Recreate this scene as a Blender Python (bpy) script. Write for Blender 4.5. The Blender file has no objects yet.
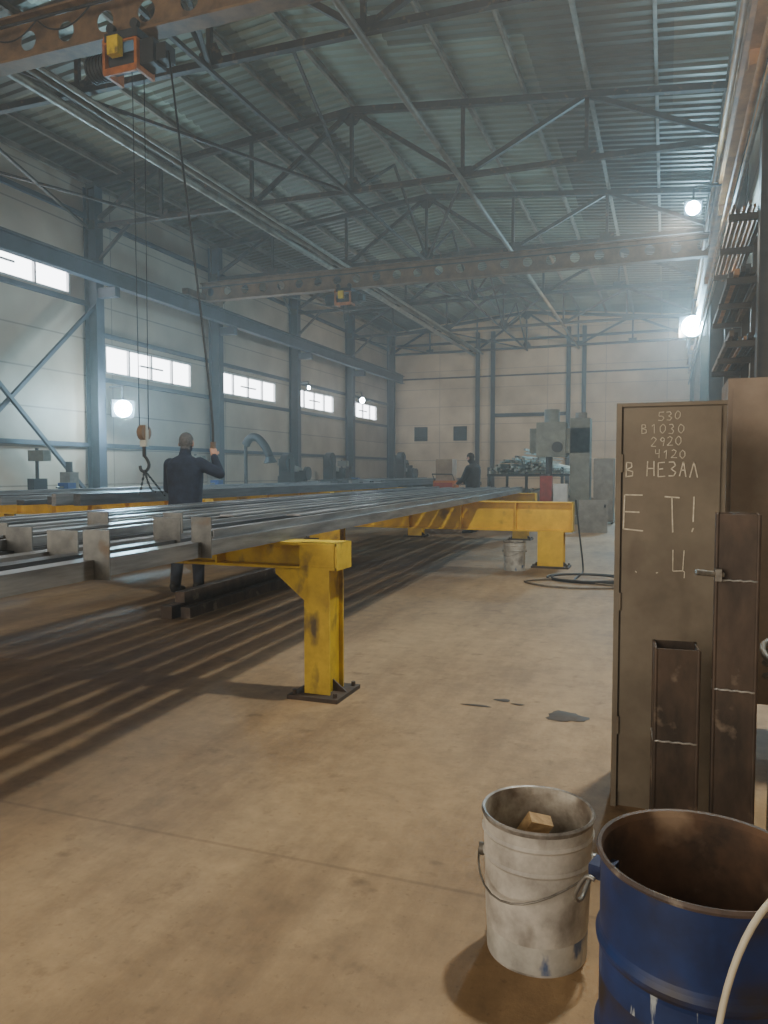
import bpy, bmesh, math, random
import numpy as np
from mathutils import Vector, Matrix, Euler
random.seed(7)
V=Vector
D=bpy.data
scene=bpy.context.scene
coll=scene.collection

# ------------------------------------------------------------------ materials
def s2l(c):
    return tuple(((x/255.0)/12.92 if x/255.0<=0.04045 else (((x/255.0)+0.055)/1.055)**2.4) for x in c)
MATS={}
def mat(name,c1,c2=None,rough=.6,metal=0.0,scale=5.0,bump=.15,lo=.35,hi=.65,stretch=(1,1,1),c3=None,c3lo=.6,c3hi=.68,c3scale=8.0,c3stretch=(1,1,1)):
    if name in MATS: return MATS[name]
    m=D.materials.new(name); m.use_nodes=True
    nt=m.node_tree; N=nt.nodes; L=nt.links
    b=N['Principled BSDF']
    b.inputs['Roughness'].default_value=rough
    b.inputs['Metallic'].default_value=metal
    c1l=s2l(c1); c2l=s2l(c2 if c2 else tuple(x*.75 for x in c1))
    tc=N.new('ShaderNodeTexCoord')
    mp=N.new('ShaderNodeMapping'); mp.inputs['Scale'].default_value=stretch
    L.new(tc.outputs['Object'],mp.inputs['Vector'])
    nz=N.new('ShaderNodeTexNoise'); nz.inputs['Scale'].default_value=scale; nz.inputs['Detail'].default_value=7; nz.inputs['Roughness'].default_value=.62
    L.new(mp.outputs['Vector'],nz.inputs['Vector'])
    cr=N.new('ShaderNodeValToRGB'); cr.color_ramp.elements[0].position=lo; cr.color_ramp.elements[1].position=hi
    cr.color_ramp.elements[0].color=(*c2l,1); cr.color_ramp.elements[1].color=(*c1l,1)
    L.new(nz.outputs['Fac'],cr.inputs['Fac'])
    out=cr.outputs['Color']
    if c3:
        mp2=N.new('ShaderNodeMapping'); mp2.inputs['Scale'].default_value=c3stretch; mp2.inputs['Location'].default_value=(3.1,1.7,.4)
        L.new(tc.outputs['Object'],mp2.inputs['Vector'])
        n2=N.new('ShaderNodeTexNoise'); n2.inputs['Scale'].default_value=c3scale; n2.inputs['Detail'].default_value=5
        L.new(mp2.outputs['Vector'],n2.inputs['Vector'])
        r2=N.new('ShaderNodeValToRGB'); r2.color_ramp.elements[0].position=c3lo; r2.color_ramp.elements[1].position=c3hi
        L.new(n2.outputs['Fac'],r2.inputs['Fac'])
        mx=N.new('ShaderNodeMix'); mx.data_type='RGBA'
        L.new(r2.outputs['Color'],mx.inputs['Factor']); L.new(out,mx.inputs['A']); mx.inputs['B'].default_value=(*s2l(c3),1)
        out=mx.outputs['Result']
    L.new(out,b.inputs['Base Color'])
    if bump>0:
        bp=N.new('ShaderNodeBump'); bp.inputs['Strength'].default_value=bump; bp.inputs['Distance'].default_value=.01
        L.new(nz.outputs['Fac'],bp.inputs['Height']); L.new(bp.outputs['Normal'],b.inputs['Normal'])
    MATS[name]=m
    return m

M=lambda k:MATS[k]
mat('steel_dark',(62,62,64),(38,38,40),rough=.6,metal=.2,scale=3)
mat('truss_paint',(68,58,50),(38,33,30),rough=.65,scale=2,c3=(98,74,52))
mat('column_paint',(62,70,82),(42,48,58),rough=.6,scale=1.5)
mat('column_brown',(88,74,60),(52,44,36),rough=.6,scale=1.5)
mat('runway_paint',(206,146,84),(150,104,60),rough=.6,scale=2)
mat('bridge_paint',(130,102,72),(84,66,50),rough=.6,scale=3)
mat('galv',(152,146,134),(104,100,92),rough=.5,metal=.4,scale=3)
mat('purlin_paint',(134,122,104),(88,78,66),rough=.6,scale=2)
mat('yellow_paint',(222,190,30),(186,154,20),rough=.5,scale=6,c3=(92,76,40),c3lo=.56,c3hi=.70,c3scale=7,c3stretch=(1,1,.5))
mat('yellow_far',(236,192,22),(208,164,18),rough=.5,scale=4,c3=(150,116,34),c3lo=.62,c3hi=.72,c3scale=3)
mat('rust_plate',(78,62,48),(48,40,34),rough=.75,scale=8)
mat('bar_steel',(142,144,146),(94,96,100),rough=.4,metal=.5,scale=3,stretch=(6,.5,6),bump=.05)
mat('bar_steel_dark',(86,88,92),(54,56,60),rough=.45,metal=.5,scale=3,stretch=(6,.5,6),bump=.05)
mat('plate_steel',(108,110,108),(74,76,78),rough=.5,metal=.4,scale=9,bump=.05,c3=(88,78,66),c3scale=6)
mat('rod_light',(200,202,192),(160,162,154),rough=.5,scale=3)
mat('tube_rust',(90,74,62),(50,42,36),rough=.55,metal=.3,scale=7,c3=(122,108,94),stretch=(1,1,.4))
mat('weld',(200,200,196),(150,150,150),rough=.35,metal=.7,scale=40)
mat('tube_inner',(52,40,34),(34,26,22),rough=.8)
mat('bucket_white',(190,186,178),(142,138,132),rough=.5,scale=10,c3=(96,88,80),c3lo=.53,c3hi=.74,c3scale=9,c3stretch=(1,1,.5))
mat('bucket_rim',(150,146,140),(84,78,74),rough=.45,metal=.3,scale=18)
mat('bucket_white_in',(186,180,168),(110,98,86),rough=.6,scale=10,c3=(82,66,52),c3lo=.48,c3hi=.65,c3scale=6)
mat('bucket_blue_drip',(184,182,174),(140,138,132),rough=.5,scale=9,c3=(74,94,130),c3lo=.585,c3hi=.62,c3scale=6,c3stretch=(1,1,.5))
mat('wire',(150,148,142),(100,96,90),rough=.45,metal=.6,scale=20)
mat('drum_blue',(22,50,106),(12,28,64),rough=.5,scale=5,c3=(44,40,42),c3lo=.46,c3hi=.64,c3scale=6)
mat('drum_drip',(22,50,104),(14,32,70),rough=.5,scale=5,c3=(150,158,164),c3lo=.63,c3hi=.66,c3scale=30,c3stretch=(1,1,.14))
mat('drum_rust',(92,78,72),(50,44,44),rough=.65,scale=9,c3=(150,140,128),c3lo=.6)
mat('drum_in',(112,84,62),(56,44,36),rough=.85,scale=5,c3=(146,124,102),c3scale=5,c3lo=.54)
mat('hose_white',(206,200,180),(180,172,150),rough=.5)
mat('cable_black',(34,34,36),(24,24,26),rough=.6)
mat('rubber_tan',(120,108,90),(90,80,66),rough=.6)
mat('locker_paint',(120,110,94),(92,82,68),rough=.55,scale=3,c3=(76,62,50),c3lo=.56,c3hi=.72,c3scale=4,c3stretch=(1,1,.4))
mat('chalk',(216,208,190),(176,168,150),rough=.9,scale=60)
mat('wood',(190,158,112),(150,118,78),rough=.7,scale=6,stretch=(1,8,8))
mat('orange',(186,108,46),(130,76,38),rough=.55)
mat('red',(160,52,40),(120,38,30),rough=.5)
mat('blue',(30,78,160),(22,58,120),rough=.45)
mat('grey_paint',(140,136,128),(110,106,100),rough=.5)
mat('pink_grey',(154,138,122),(120,106,94),rough=.6,scale=3)
mat('machine_green',(128,130,120),(92,94,86),rough=.5,scale=3)
mat('machine_dark',(48,48,50),(32,33,36),rough=.6)
mat('frame_white',(206,208,208),(186,188,190),rough=.5)
mat('jacket',(34,46,68),(22,30,48),rough=.9,scale=12,bump=.4)
mat('jacket_black',(40,40,44),(26,26,30),rough=.9,scale=12,bump=.4)
mat('trousers',(40,44,54),(28,30,40),rough=.9,scale=12)
mat('skin',(184,140,118),(166,120,98),rough=.55,scale=10,bump=.02)
mat('hair',(98,98,100),(62,62,64),rough=.8,scale=60,bump=.5)
mat('hair_dark',(48,42,38),(30,26,24),rough=.8,scale=60,bump=.5)
mat('boot',(34,30,28),(22,20,18),rough=.6)
mat('eye',(30,26,24),(20,18,16),rough=.2)
mat('lips',(150,92,82),(130,80,70),rough=.5)
mat('oil',(70,56,42),(50,40,32),rough=.7)

def emis(name,c,s):
    m=D.materials.new(name); m.use_nodes=True
    nt=m.node_tree; nt.nodes.clear()
    e=nt.nodes.new('ShaderNodeEmission'); e.inputs['Color'].default_value=(*c,1); e.inputs['Strength'].default_value=s
    o=nt.nodes.new('ShaderNodeOutputMaterial'); nt.links.new(e.outputs[0],o.inputs[0])
    MATS[name]=m; return m
emis('window_glow',(.93,.96,1.0),9.5)
emis('lamp_glow',(.42,.78,1.0),900)
emis('lamp_glow_small',(.75,.9,1.0),250)

def panel_mat(name,c1,c2,axis,pw,ph,jointc):
    m=D.materials.new(name); m.use_nodes=True; nt=m.node_tree; N=nt.nodes; L=nt.links
    b=N['Principled BSDF']; b.inputs['Roughness'].default_value=.6
    g=N.new('ShaderNodeNewGeometry'); sp=N.new('ShaderNodeSeparateXYZ'); L.new(g.outputs['Position'],sp.inputs[0])
    cb=N.new('ShaderNodeCombineXYZ'); L.new(sp.outputs[axis],cb.inputs[0]); L.new(sp.outputs[2],cb.inputs[1])
    br=N.new('ShaderNodeTexBrick'); br.offset=0; br.inputs['Scale'].default_value=1
    br.inputs['Brick Width'].default_value=pw; br.inputs['Row Height'].default_value=ph; br.inputs['Mortar Size'].default_value=.02
    br.inputs['Color1'].default_value=(*s2l(c1),1); br.inputs['Color2'].default_value=(*s2l(c2),1); br.inputs['Mortar'].default_value=(*s2l(jointc),1)
    L.new(cb.outputs[0],br.inputs['Vector'])
    nz=N.new('ShaderNodeTexNoise'); nz.inputs['Scale'].default_value=.6; nz.inputs['Detail'].default_value=6
    L.new(g.outputs['Position'],nz.inputs['Vector'])
    cr=N.new('ShaderNodeValToRGB'); cr.color_ramp.elements[0].position=.3; cr.color_ramp.elements[1].position=.65
    cr.color_ramp.elements[0].color=(.64,.60,.56,1); cr.color_ramp.elements[1].color=(1,1,1,1)
    L.new(nz.outputs['Fac'],cr.inputs[0])
    mx=N.new('ShaderNodeMix'); mx.data_type='RGBA'; mx.blend_type='MULTIPLY'; mx.inputs['Factor'].default_value=1
    L.new(br.outputs['Color'],mx.inputs['A']); L.new(cr.outputs['Color'],mx.inputs['B'])
    L.new(mx.outputs['Result'],b.inputs['Base Color'])
    MATS[name]=m
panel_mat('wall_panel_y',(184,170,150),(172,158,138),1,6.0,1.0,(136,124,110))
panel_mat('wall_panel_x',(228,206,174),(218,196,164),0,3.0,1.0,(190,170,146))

def floor_mat():
    m=D.materials.new('concrete_floor'); m.use_nodes=True; nt=m.node_tree; N=nt.nodes; L=nt.links
    b=N['Principled BSDF']
    g=N.new('ShaderNodeNewGeometry')
    def noise(sc,det=7,rough=.6,st=(1,1,1),loc=(0,0,0)):
        mp=N.new('ShaderNodeMapping'); mp.inputs['Scale'].default_value=st; mp.inputs['Location'].default_value=loc
        L.new(g.outputs['Position'],mp.inputs['Vector'])
        n=N.new('ShaderNodeTexNoise'); n.inputs['Scale'].default_value=sc; n.inputs['Detail'].default_value=det; n.inputs['Roughness'].default_value=rough
        L.new(mp.outputs['Vector'],n.inputs['Vector']); return n.outputs['Fac']
    def ramp(f,p0,c0,p1,c1):
        r=N.new('ShaderNodeValToRGB'); r.color_ramp.elements[0].position=p0; r.color_ramp.elements[1].position=p1
        r.color_ramp.elements[0].color=(*c0,1); r.color_ramp.elements[1].color=(*c1,1); L.new(f,r.inputs[0]); return r.outputs['Color']
    def mul(a,bb,f=1.0):
        x=N.new('ShaderNodeMix'); x.data_type='RGBA'; x.blend_type='MULTIPLY'; x.inputs['Factor'].default_value=f
        L.new(a,x.inputs['A']); L.new(bb,x.inputs['B']); return x.outputs['Result']
    big=noise(.45,6)
    base=ramp(big,.3,s2l((134,108,76)),.7,s2l((172,144,106)))
    fine=ramp(noise(9,8,.7),.3,(.74,.72,.70),.7,(1.12,1.10,1.08))
    col=mul(base,fine)
    scuff=ramp(noise(2.2,8,.7,(1,.25,1)),.36,(.64,.60,.56),.55,(1,1,1))
    col=mul(col,scuff,.9)
    sp_=ramp(noise(5,5,.6,(1,1,1),(7,3,0)),.60,(1,1,1),.74,(.56,.52,.47))
    col=mul(col,sp_)
    spk=ramp(noise(38,4,.6,(1,1,1),(1,5,0)),.60,(1,1,1),.72,(.66,.62,.57))
    col=mul(col,spk,.7)
    shade_oil=ramp(noise(.9,7,.65,(1,.3,1),(2,9,0)),.40,(.40,.37,.35),.64,(.86,.85,.84))  # table shade painted into the floor colour, mixed with oily streaks
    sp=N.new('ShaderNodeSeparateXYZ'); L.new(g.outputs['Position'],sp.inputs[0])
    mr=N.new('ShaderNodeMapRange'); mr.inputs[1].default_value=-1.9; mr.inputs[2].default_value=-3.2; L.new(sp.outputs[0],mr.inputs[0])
    x=N.new('ShaderNodeMix'); x.data_type='RGBA'; x.blend_type='MULTIPLY'; L.new(mr.outputs[0],x.inputs['Factor']); L.new(col,x.inputs['A']); L.new(shade_oil,x.inputs['B']); col=x.outputs['Result']
    def joint(o,off,per):
        a=N.new('ShaderNodeMath'); a.operation='ADD'; a.inputs[1].default_value=off; L.new(o,a.inputs[0])
        p=N.new('ShaderNodeMath'); p.operation='PINGPONG'; p.inputs[1].default_value=per/2; L.new(a.outputs[0],p.inputs[0])
        return ramp(p.outputs[0],.004,(.6,.56,.54),.012,(1,1,1))
    col=mul(col,joint(sp.outputs[1],-2.32+60,6.0),.6)
    col=mul(col,joint(sp.outputs[0],4.6+60,6.0),.6)
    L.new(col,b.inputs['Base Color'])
    rr=N.new('ShaderNodeMapRange'); rr.inputs[3].default_value=.6; rr.inputs[4].default_value=.85; L.new(big,rr.inputs[0]); L.new(rr.outputs[0],b.inputs['Roughness'])
    bp=N.new('ShaderNodeBump'); bp.inputs['Strength'].default_value=.2; bp.inputs['Distance'].default_value=.01; L.new(noise(14,6,.7),bp.inputs['Height']); L.new(bp.outputs[0],b.inputs['Normal'])
    MATS['concrete_floor']=m
floor_mat()

def roof_mat():
    m=D.materials.new('roof_sheet'); m.use_nodes=True; nt=m.node_tree; N=nt.nodes; L=nt.links
    b=N['Principled BSDF']; b.inputs['Roughness'].default_value=.42; b.inputs['Metallic'].default_value=.35
    g=N.new('ShaderNodeNewGeometry'); sp=N.new('ShaderNodeSeparateXYZ'); L.new(g.outputs['Position'],sp.inputs[0])
    cb=N.new('ShaderNodeCombineXYZ'); L.new(sp.outputs[1],cb.inputs[0]); L.new(sp.outputs[0],cb.inputs[1])
    br=N.new('ShaderNodeTexBrick'); br.offset=.5; br.inputs['Scale'].default_value=1; br.inputs['Brick Width'].default_value=3.3; br.inputs['Row Height'].default_value=2.7; br.inputs['Mortar Size'].default_value=.0
    br.inputs['Color1'].default_value=(*s2l((160,174,158)),1); br.inputs['Color2'].default_value=(*s2l((92,98,90)),1)
    L.new(cb.outputs[0],br.inputs['Vector'])
    n=N.new('ShaderNodeTexNoise'); n.inputs['Scale'].default_value=.35; n.inputs['Detail'].default_value=5; L.new(g.outputs['Position'],n.inputs['Vector'])
    r=N.new('ShaderNodeValToRGB'); r.color_ramp.elements[0].position=.35; r.color_ramp.elements[1].position=.65
    r.color_ramp.elements[0].color=(.6,.55,.5,1); r.color_ramp.elements[1].color=(1,1,1,1); L.new(n.outputs['Fac'],r.inputs[0])
    x=N.new('ShaderNodeMix'); x.data_type='RGBA'; x.blend_type='MULTIPLY'; x.inputs['Factor'].default_value=1
    L.new(br.outputs['Color'],x.inputs['A']); L.new(r.outputs['Color'],x.inputs['B'])
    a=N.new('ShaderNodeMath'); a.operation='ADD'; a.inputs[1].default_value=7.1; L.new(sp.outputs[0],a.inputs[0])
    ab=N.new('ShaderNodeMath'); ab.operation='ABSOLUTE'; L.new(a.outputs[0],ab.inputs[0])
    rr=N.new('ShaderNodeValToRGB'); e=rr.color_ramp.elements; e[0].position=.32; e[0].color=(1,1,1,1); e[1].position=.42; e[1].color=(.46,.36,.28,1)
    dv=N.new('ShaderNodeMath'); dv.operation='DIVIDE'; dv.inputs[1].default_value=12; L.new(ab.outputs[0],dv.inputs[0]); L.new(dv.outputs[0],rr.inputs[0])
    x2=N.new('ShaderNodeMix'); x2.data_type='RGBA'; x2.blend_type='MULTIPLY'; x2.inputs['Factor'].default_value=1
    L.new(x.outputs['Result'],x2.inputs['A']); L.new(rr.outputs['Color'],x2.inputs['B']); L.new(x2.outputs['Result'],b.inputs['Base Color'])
    MATS['roof_sheet']=m
roof_mat()

# ------------------------------------------------------------------ mesh builder
class MB:
    def __init__(s): s.v=[];s.f=[];s.m=[];s.sm=[];s.mats=[]
    def mi(s,k):
        if k not in s.mats: s.mats.append(k)
        return s.mats.index(k)
    def add(s,vs,fs,k,smooth=False):
        o=len(s.v); s.v+= [tuple(v) for v in vs]; i=s.mi(k)
        for f in fs: s.f.append(tuple(o+a for a in f)); s.m.append(i); s.sm.append(smooth)
    def box(s,c,size,k,rot=None):
        hx,hy,hz=[a/2 for a in size]
        vs=[V((x,y,z)) for x in(-hx,hx) for y in(-hy,hy) for z in(-hz,hz)]
        if rot is not None:
            R=Euler(rot).to_matrix(); vs=[R@v for v in vs]
        vs=[v+V(c) for v in vs]
        s.add(vs,[(0,1,3,2),(4,6,7,5),(0,4,5,1),(2,3,7,6),(0,2,6,4),(1,5,7,3)],k)
    def bx(s,x0,x1,y0,y1,z0,z1,k):
        s.box(((x0+x1)/2,(y0+y1)/2,(z0+z1)/2),(abs(x1-x0),abs(y1-y0),abs(z1-z0)),k)
    def frame(s,p0,p1,up=(0,0,1)):
        d=(V(p1)-V(p0)); l=d.length; d.normalize(); u=V(up)
        if abs(d.dot(u))>.98: u=V((0,1,0))
        sx=d.cross(u).normalized(); u=sx.cross(d).normalized()
        return d,sx,u,l
    def beam(s,p0,p1,w,h,k,off=(0,0),up=(0,0,1)):
        d,sx,u,l=s.frame(p0,p1,up); vs=[]
        for p in (V(p0),V(p1)):
            for a,b in((-1,-1),(1,-1),(1,1),(-1,1)):
                vs.append(p+sx*(a*w/2+off[0])+u*(b*h/2+off[1]))
        s.add(vs,[(0,3,2,1),(4,5,6,7),(0,1,5,4),(1,2,6,5),(2,3,7,6),(3,0,4,7)],k)
    def ibeam(s,p0,p1,w,h,k,tf=.014,tw=.01,up=(0,0,1)):
        s.beam(p0,p1,w,tf,k,(0,h/2-tf/2),up); s.beam(p0,p1,w,tf,k,(0,-h/2+tf/2),up); s.beam(p0,p1,tw,h-2*tf,k,(0,0),up)
    def cyl(s,p0,p1,r0,k,r1=None,seg=14,caps=True,smooth=True):
        if r1 is None:r1=r0
        d,sx,u,l=s.frame(p0,p1); vs=[]
        for p,r in((V(p0),r0),(V(p1),r1)):
            for i in range(seg):
                a=2*math.pi*i/seg; vs.append(p+sx*math.cos(a)*r+u*math.sin(a)*r)
        s.add(vs,[(i,(i+1)%seg,seg+(i+1)%seg,seg+i) for i in range(seg)],k,smooth)
        if caps:
            s.add(vs[:seg],[tuple(reversed(range(seg)))],k); s.add(vs[seg:],[tuple(range(seg))],k)
    def tube(s,pts,r,k,seg=8,sub=0):
        pts=[V(p) for p in pts]
        if sub:
            q=[]
            for i in range(len(pts)-1):
                a=pts[max(i-1,0)];b=pts[i];c=pts[i+1];d=pts[min(i+2,len(pts)-1)]
                for j in range(sub):
                    t=j/sub
                    q.append(.5*((2*b)+(-a+c)*t+(2*a-5*b+4*c-d)*t*t+(-a+3*b-3*c+d)*t**3))
            q.append(pts[-1]); pts=q
        n=len(pts); vs=[]; prev=None
        for i,p in enumerate(pts):
            d=(pts[min(i+1,n-1)]-pts[max(i-1,0)]).normalized()
            if prev is None:
                u=V((0,0,1)) if abs(d.z)<.9 else V((1,0,0))
            else: u=prev
            sx=d.cross(u).normalized(); u=sx.cross(d).normalized(); prev=u
            for j in range(seg):
                a=2*math.pi*j/seg; vs.append(p+sx*math.cos(a)*r+u*math.sin(a)*r)
        fs=[(i*seg+j,i*seg+(j+1)%seg,(i+1)*seg+(j+1)%seg,(i+1)*seg+j) for i in range(n-1) for j in range(seg)]
        fs.append(tuple(reversed(range(seg)))); fs.append(tuple((n-1)*seg+j for j in range(seg)))
        s.add(vs,fs,k,True)
    def lathe(s,c,prof,seg=48):
        c=V(c)
        for i in range(len(prof)-1):
            r0,z0,_=prof[i]; r1,z1,k=prof[i+1]
            vs=[]
            for r,z in((r0,z0),(r1,z1)):
                for j in range(seg):
                    a=2*math.pi*j/seg; vs.append(c+V((r*math.cos(a),r*math.sin(a),z)))
            s.add(vs,[(j,(j+1)%seg,seg+(j+1)%seg,seg+j) for j in range(seg)],k,True)
    def ball(s,c,r,k,seg=12,rings=8,rot=None):
        if not hasattr(r,'__len__'): r=(r,r,r)
        vs=[];R=Euler(rot).to_matrix() if rot is not None else Matrix.Identity(3)
        for i in range(rings+1):
            th=math.pi*i/rings
            for j in range(seg):
                ph=2*math.pi*j/seg
                vs.append(V(c)+R@V((r[0]*math.sin(th)*math.cos(ph),r[1]*math.sin(th)*math.sin(ph),r[2]*math.cos(th))))
        s.add(vs,[(i*seg+j,(i+1)*seg+j,(i+1)*seg+(j+1)%seg,i*seg+(j+1)%seg) for i in range(rings) for j in range(seg)],k,True)
    def prism(s,poly,vec,k):
        n=len(poly); vs=[V(p) for p in poly]+[V(p)+V(vec) for p in poly]
        s.add(vs,[tuple(reversed(range(n))),tuple(range(n,2*n))]+[(i,(i+1)%n,n+(i+1)%n,n+i) for i in range(n)],k)
    def obj(s,name,origin=True):
        me=D.meshes.new(name)
        v=np.array(s.v,dtype=float)
        o=np.zeros(3)
        if origin:
            mn=v.min(0);mx=v.max(0); o=np.array([(mn[0]+mx[0])/2,(mn[1]+mx[1])/2,mn[2]]); v=v-o
        me.from_pydata(v.tolist(),[],s.f)
        for k in s.mats: me.materials.append(M(k))
        me.polygons.foreach_set('material_index',s.m); me.polygons.foreach_set('use_smooth',s.sm)
        bm=bmesh.new(); bm.from_mesh(me)
        bmesh.ops.recalc_face_normals(bm,faces=bm.faces)
        bm.to_mesh(me); bm.free()
        me.update()
        ob=D.objects.new(name,me); ob.location=o; coll.objects.link(ob)
        return ob

# ------------------------------------------------------------------ room shell
XL,XR,YB,YR=-15.0,1.5,41.5,-6.0
XC=-7.1; ZE=9.1; ZR=9.92; SL=.1
def zroof(x): return ZR-SL*abs(x-XC)
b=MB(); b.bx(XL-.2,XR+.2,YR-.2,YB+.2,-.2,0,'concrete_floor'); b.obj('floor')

wins=[(11.6,16.4,6.08,6.88),(17.7,21.9,4.15,4.98),(23.5,27.8,4.15,4.98),(29.4,33.6,4.15,4.98),(35.4,39.4,4.15,4.98),(5.5,10.0,6.08,6.88)]
wins.sort()
ZW=9.34
b=MB(); y=YR
for (y0,y1,z0,z1) in wins:
    b.bx(XL-.2,XL,y,y0,0,ZW,'wall_panel_y'); b.bx(XL-.2,XL,y0,y1,0,z0,'wall_panel_y'); b.bx(XL-.2,XL,y0,y1,z1,ZW,'wall_panel_y'); y=y1
b.bx(XL-.2,XL,y,YB,0,ZW,'wall_panel_y'); b.obj('wall_left')
for n,(y0,y1,z0,z1) in enumerate(wins):
    b=MB(); xf=XL-.02
    for a in (z0+.03,z1-.03): b.bx(xf-.06,xf+.02,y0,y1,a-.03,a+.03,'frame_white')
    np_=4
    for i in range(np_+1):
        yy=y0+(y1-y0)*i/np_; yy=min(max(yy,y0+.03),y1-.03); b.bx(xf-.06,xf+.02,yy-.03,yy+.03,z0,z1,'frame_white')
    yy=y0+(y1-y0)*.5; b.bx(xf-.02,xf+.03,yy-.55,yy+.55,(z0+z1)/2-.03,(z0+z1)/2+.02,'frame_white')
    b.bx(xf-.12,xf-.1,y0,y1,z0,z1,'window_glow')
    b.obj('window_%d'%(n+1))
b=MB(); b.bx(XR,XR+.2,YR,YB,0,ZW,'wall_panel_y'); b.obj('wall_right')
b=MB(); poly=[(XL,YB,0),(XR,YB,0),(XR,YB,zroof(XR)+.2),(XC,YB,ZR+.2),(XL,YB,zroof(XL)+.2)]
b.prism(poly,(0,.2,0),'wall_panel_x'); b.obj('wall_back')
b=MB()
gx0,gx1,gz=-11.5,-1.5,6.0
b.bx(XL,gx0,YR-.2,YR,0,ZE,'wall_panel_x'); b.bx(gx1,XR,YR-.2,YR,0,ZE,'wall_panel_x'); b.bx(gx0,gx1,YR-.2,YR,gz,ZE,'wall_panel_x')
b.prism([(XL,YR,ZE),(XR,YR,ZE),(XR,YR,zroof(XR)+.2),(XC,YR,ZR+.2),(XL,YR,zroof(XL)+.2)],(0,-.2,0),'wall_panel_x'); b.obj('wall_rear')

b=MB(); prof=[]; per=.30; yy=YR-.2
while yy<YB+.2:
    prof+=[(yy,0),(yy+.11,0),(yy+.15,.055),(yy+.26,.055)]; yy+=per
vs=[];n=len(prof)
xs=[XL-.2,XC,XR+.2]
for x in xs:
    for (py,pz) in prof: vs.append((x,py,zroof(x)+.17+pz))
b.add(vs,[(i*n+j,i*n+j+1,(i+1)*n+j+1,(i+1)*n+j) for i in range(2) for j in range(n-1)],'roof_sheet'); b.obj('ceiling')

b=MB()
for i in range(13):
    xx=max(XC-8.1+i*1.35,XL+.08); z=zroof(xx)+.09
    b.beam((xx,YR,z),(xx,YB,z),.012,.15,'purlin_paint'); b.beam((xx,YR,z+.07),(xx,YB,z+.07),.07,.01,'purlin_paint',(.03,0)); b.beam((xx,YR,z-.07),(xx,YB,z-.07),.07,.01,'purlin_paint',(.03,0))
b.obj('trim_1')
ZB=8.0; TY=[-1,5,11,17,23,29,35,41.2]
nodes=[XC+2.7*i for i in range(-3,4)]; nodes[0]=XL+.1; nodes[-1]=XR-.25
for Y in TY:
    b=MB()
    for xe in(nodes[0],nodes[-1]):
        b.beam((XC,Y,ZR-.06),(xe,Y,zroof(xe)-.06),.14,.14,'truss_paint')
    b.beam((nodes[0],Y,ZB),(nodes[-1],Y,ZB),.12,.11,'truss_paint')
    for i,x in enumerate(nodes):
        b.beam((x,Y,ZB),(x,Y,zroof(x)-.05),.08,.08,'truss_paint')
        b.beam((x-.2,Y,ZB+.08),(x+.2,Y,ZB+.08),.015,.24,'truss_paint')
    T=lambda i:(nodes[i],Y,zroof(nodes[i])-.06)
    Bt=lambda i:(nodes[i],Y,ZB)
    for p,q in((T(3),Bt(4)),(Bt(4),T(5)),(T(5),Bt(6)),(T(3),Bt(2)),(Bt(2),T(1)),(T(1),Bt(0))):
        b.beam(p,q,.10,.10,'truss_paint')
    b.prism([(XC-.3,Y-.01,ZB-.05),(XC+.3,Y-.01,ZB-.05),(XC+.12,Y-.01,ZB+.32),(XC-.12,Y-.01,ZB+.32)],(0,.02,0),'truss_paint')
    b.prism([(XC-.35,Y-.01,ZR-.12),(XC+.35,Y-.01,ZR-.12),(XC+.1,Y-.01,ZR-.4),(XC-.1,Y-.01,ZR-.4)],(0,.02,0),'truss_paint')
    b.obj('roof_truss')
b=MB()
for x in (XC-2.7,XC+2.7):
    b.cyl((x,YR,ZB-.12),(x,YB,ZB-.12),.06,'purlin_paint',seg=10)
b.cyl((XC-2.95,YR,ZB-.2),(XC-2.95,YB,ZB-.2),.08,'galv',seg=10); b.cyl((XC-2.45,YR,ZB-.16),(XC-2.45,YB,ZB-.16),.05,'galv',seg=10)
b.beam((XC,YR,ZB-.1),(XC,YB,ZB-.1),.07,.07,'truss_paint')
for a in range(1,len(TY)-1):
    y0,y1=TY[a],TY[a+1]
    if a%2: b.beam((XC+2.7,y0,ZB-.06),(XC,y1,ZB-.06),.06,.06,'truss_paint')
    else: b.beam((XC-2.7,y0,ZB-.06),(XC,y1,ZB-.06),.06,.06,'truss_paint')
    b.beam((XC,y0,ZB),(XC,(y0+y1)/2,ZR-.2),.06,.06,'truss_paint'); b.beam((XC,(y0+y1)/2,ZR-.2),(XC,y1,ZB),.06,.06,'truss_paint')
    if a in(2,4,6): 
        b.beam((nodes[0],y0,ZB),(nodes[1],y1,ZB),.06,.06,'truss_paint'); b.beam((nodes[1],y0,ZB),(nodes[0],y1,ZB),.06,.06,'truss_paint')
b.obj('trim_2')
for Y in TY[:-1]+[41.0]:
    b=MB(); b.ibeam((XL+.27,Y,0),(XL+.27,Y,ZE-.05),.3,.4,'column_paint',.02,.014,up=(1,0,0)); b.box((XL+.27,Y,.02),(.5,.5,.04),'column_paint'); b.obj('steel_column')
    b=MB(); b.ibeam((XR-.25,Y,0),(XR-.25,Y,ZE-.05),.26,.36,'column_brown',.02,.014,up=(1,0,0)); b.box((XR-.25,Y,.02),(.45,.45,.04),'column_brown'); b.obj('steel_column')
b=MB()
for z in(2.1,3.95,5.2,5.95,8.3):
    if z in(5.95,): segs=[(YR,17)]
    elif z in(3.95,5.2): segs=[(17,YB)]
    else: segs=[(YR,YB)]
    for s0,s1 in segs: b.beam((XL+.06,s0,z),(XL+.06,s1,z),.1,.12,'column_paint')
for (y0,y1) in((5,11),(11,17),):
    b.beam((XL+.3,y0,.3),(XL+.3,y1,5.9),.09,.09,'column_paint'); b.beam((XL+.36,y1,.3),(XL+.36,y0,5.9),.09,.09,'column_paint')
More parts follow.
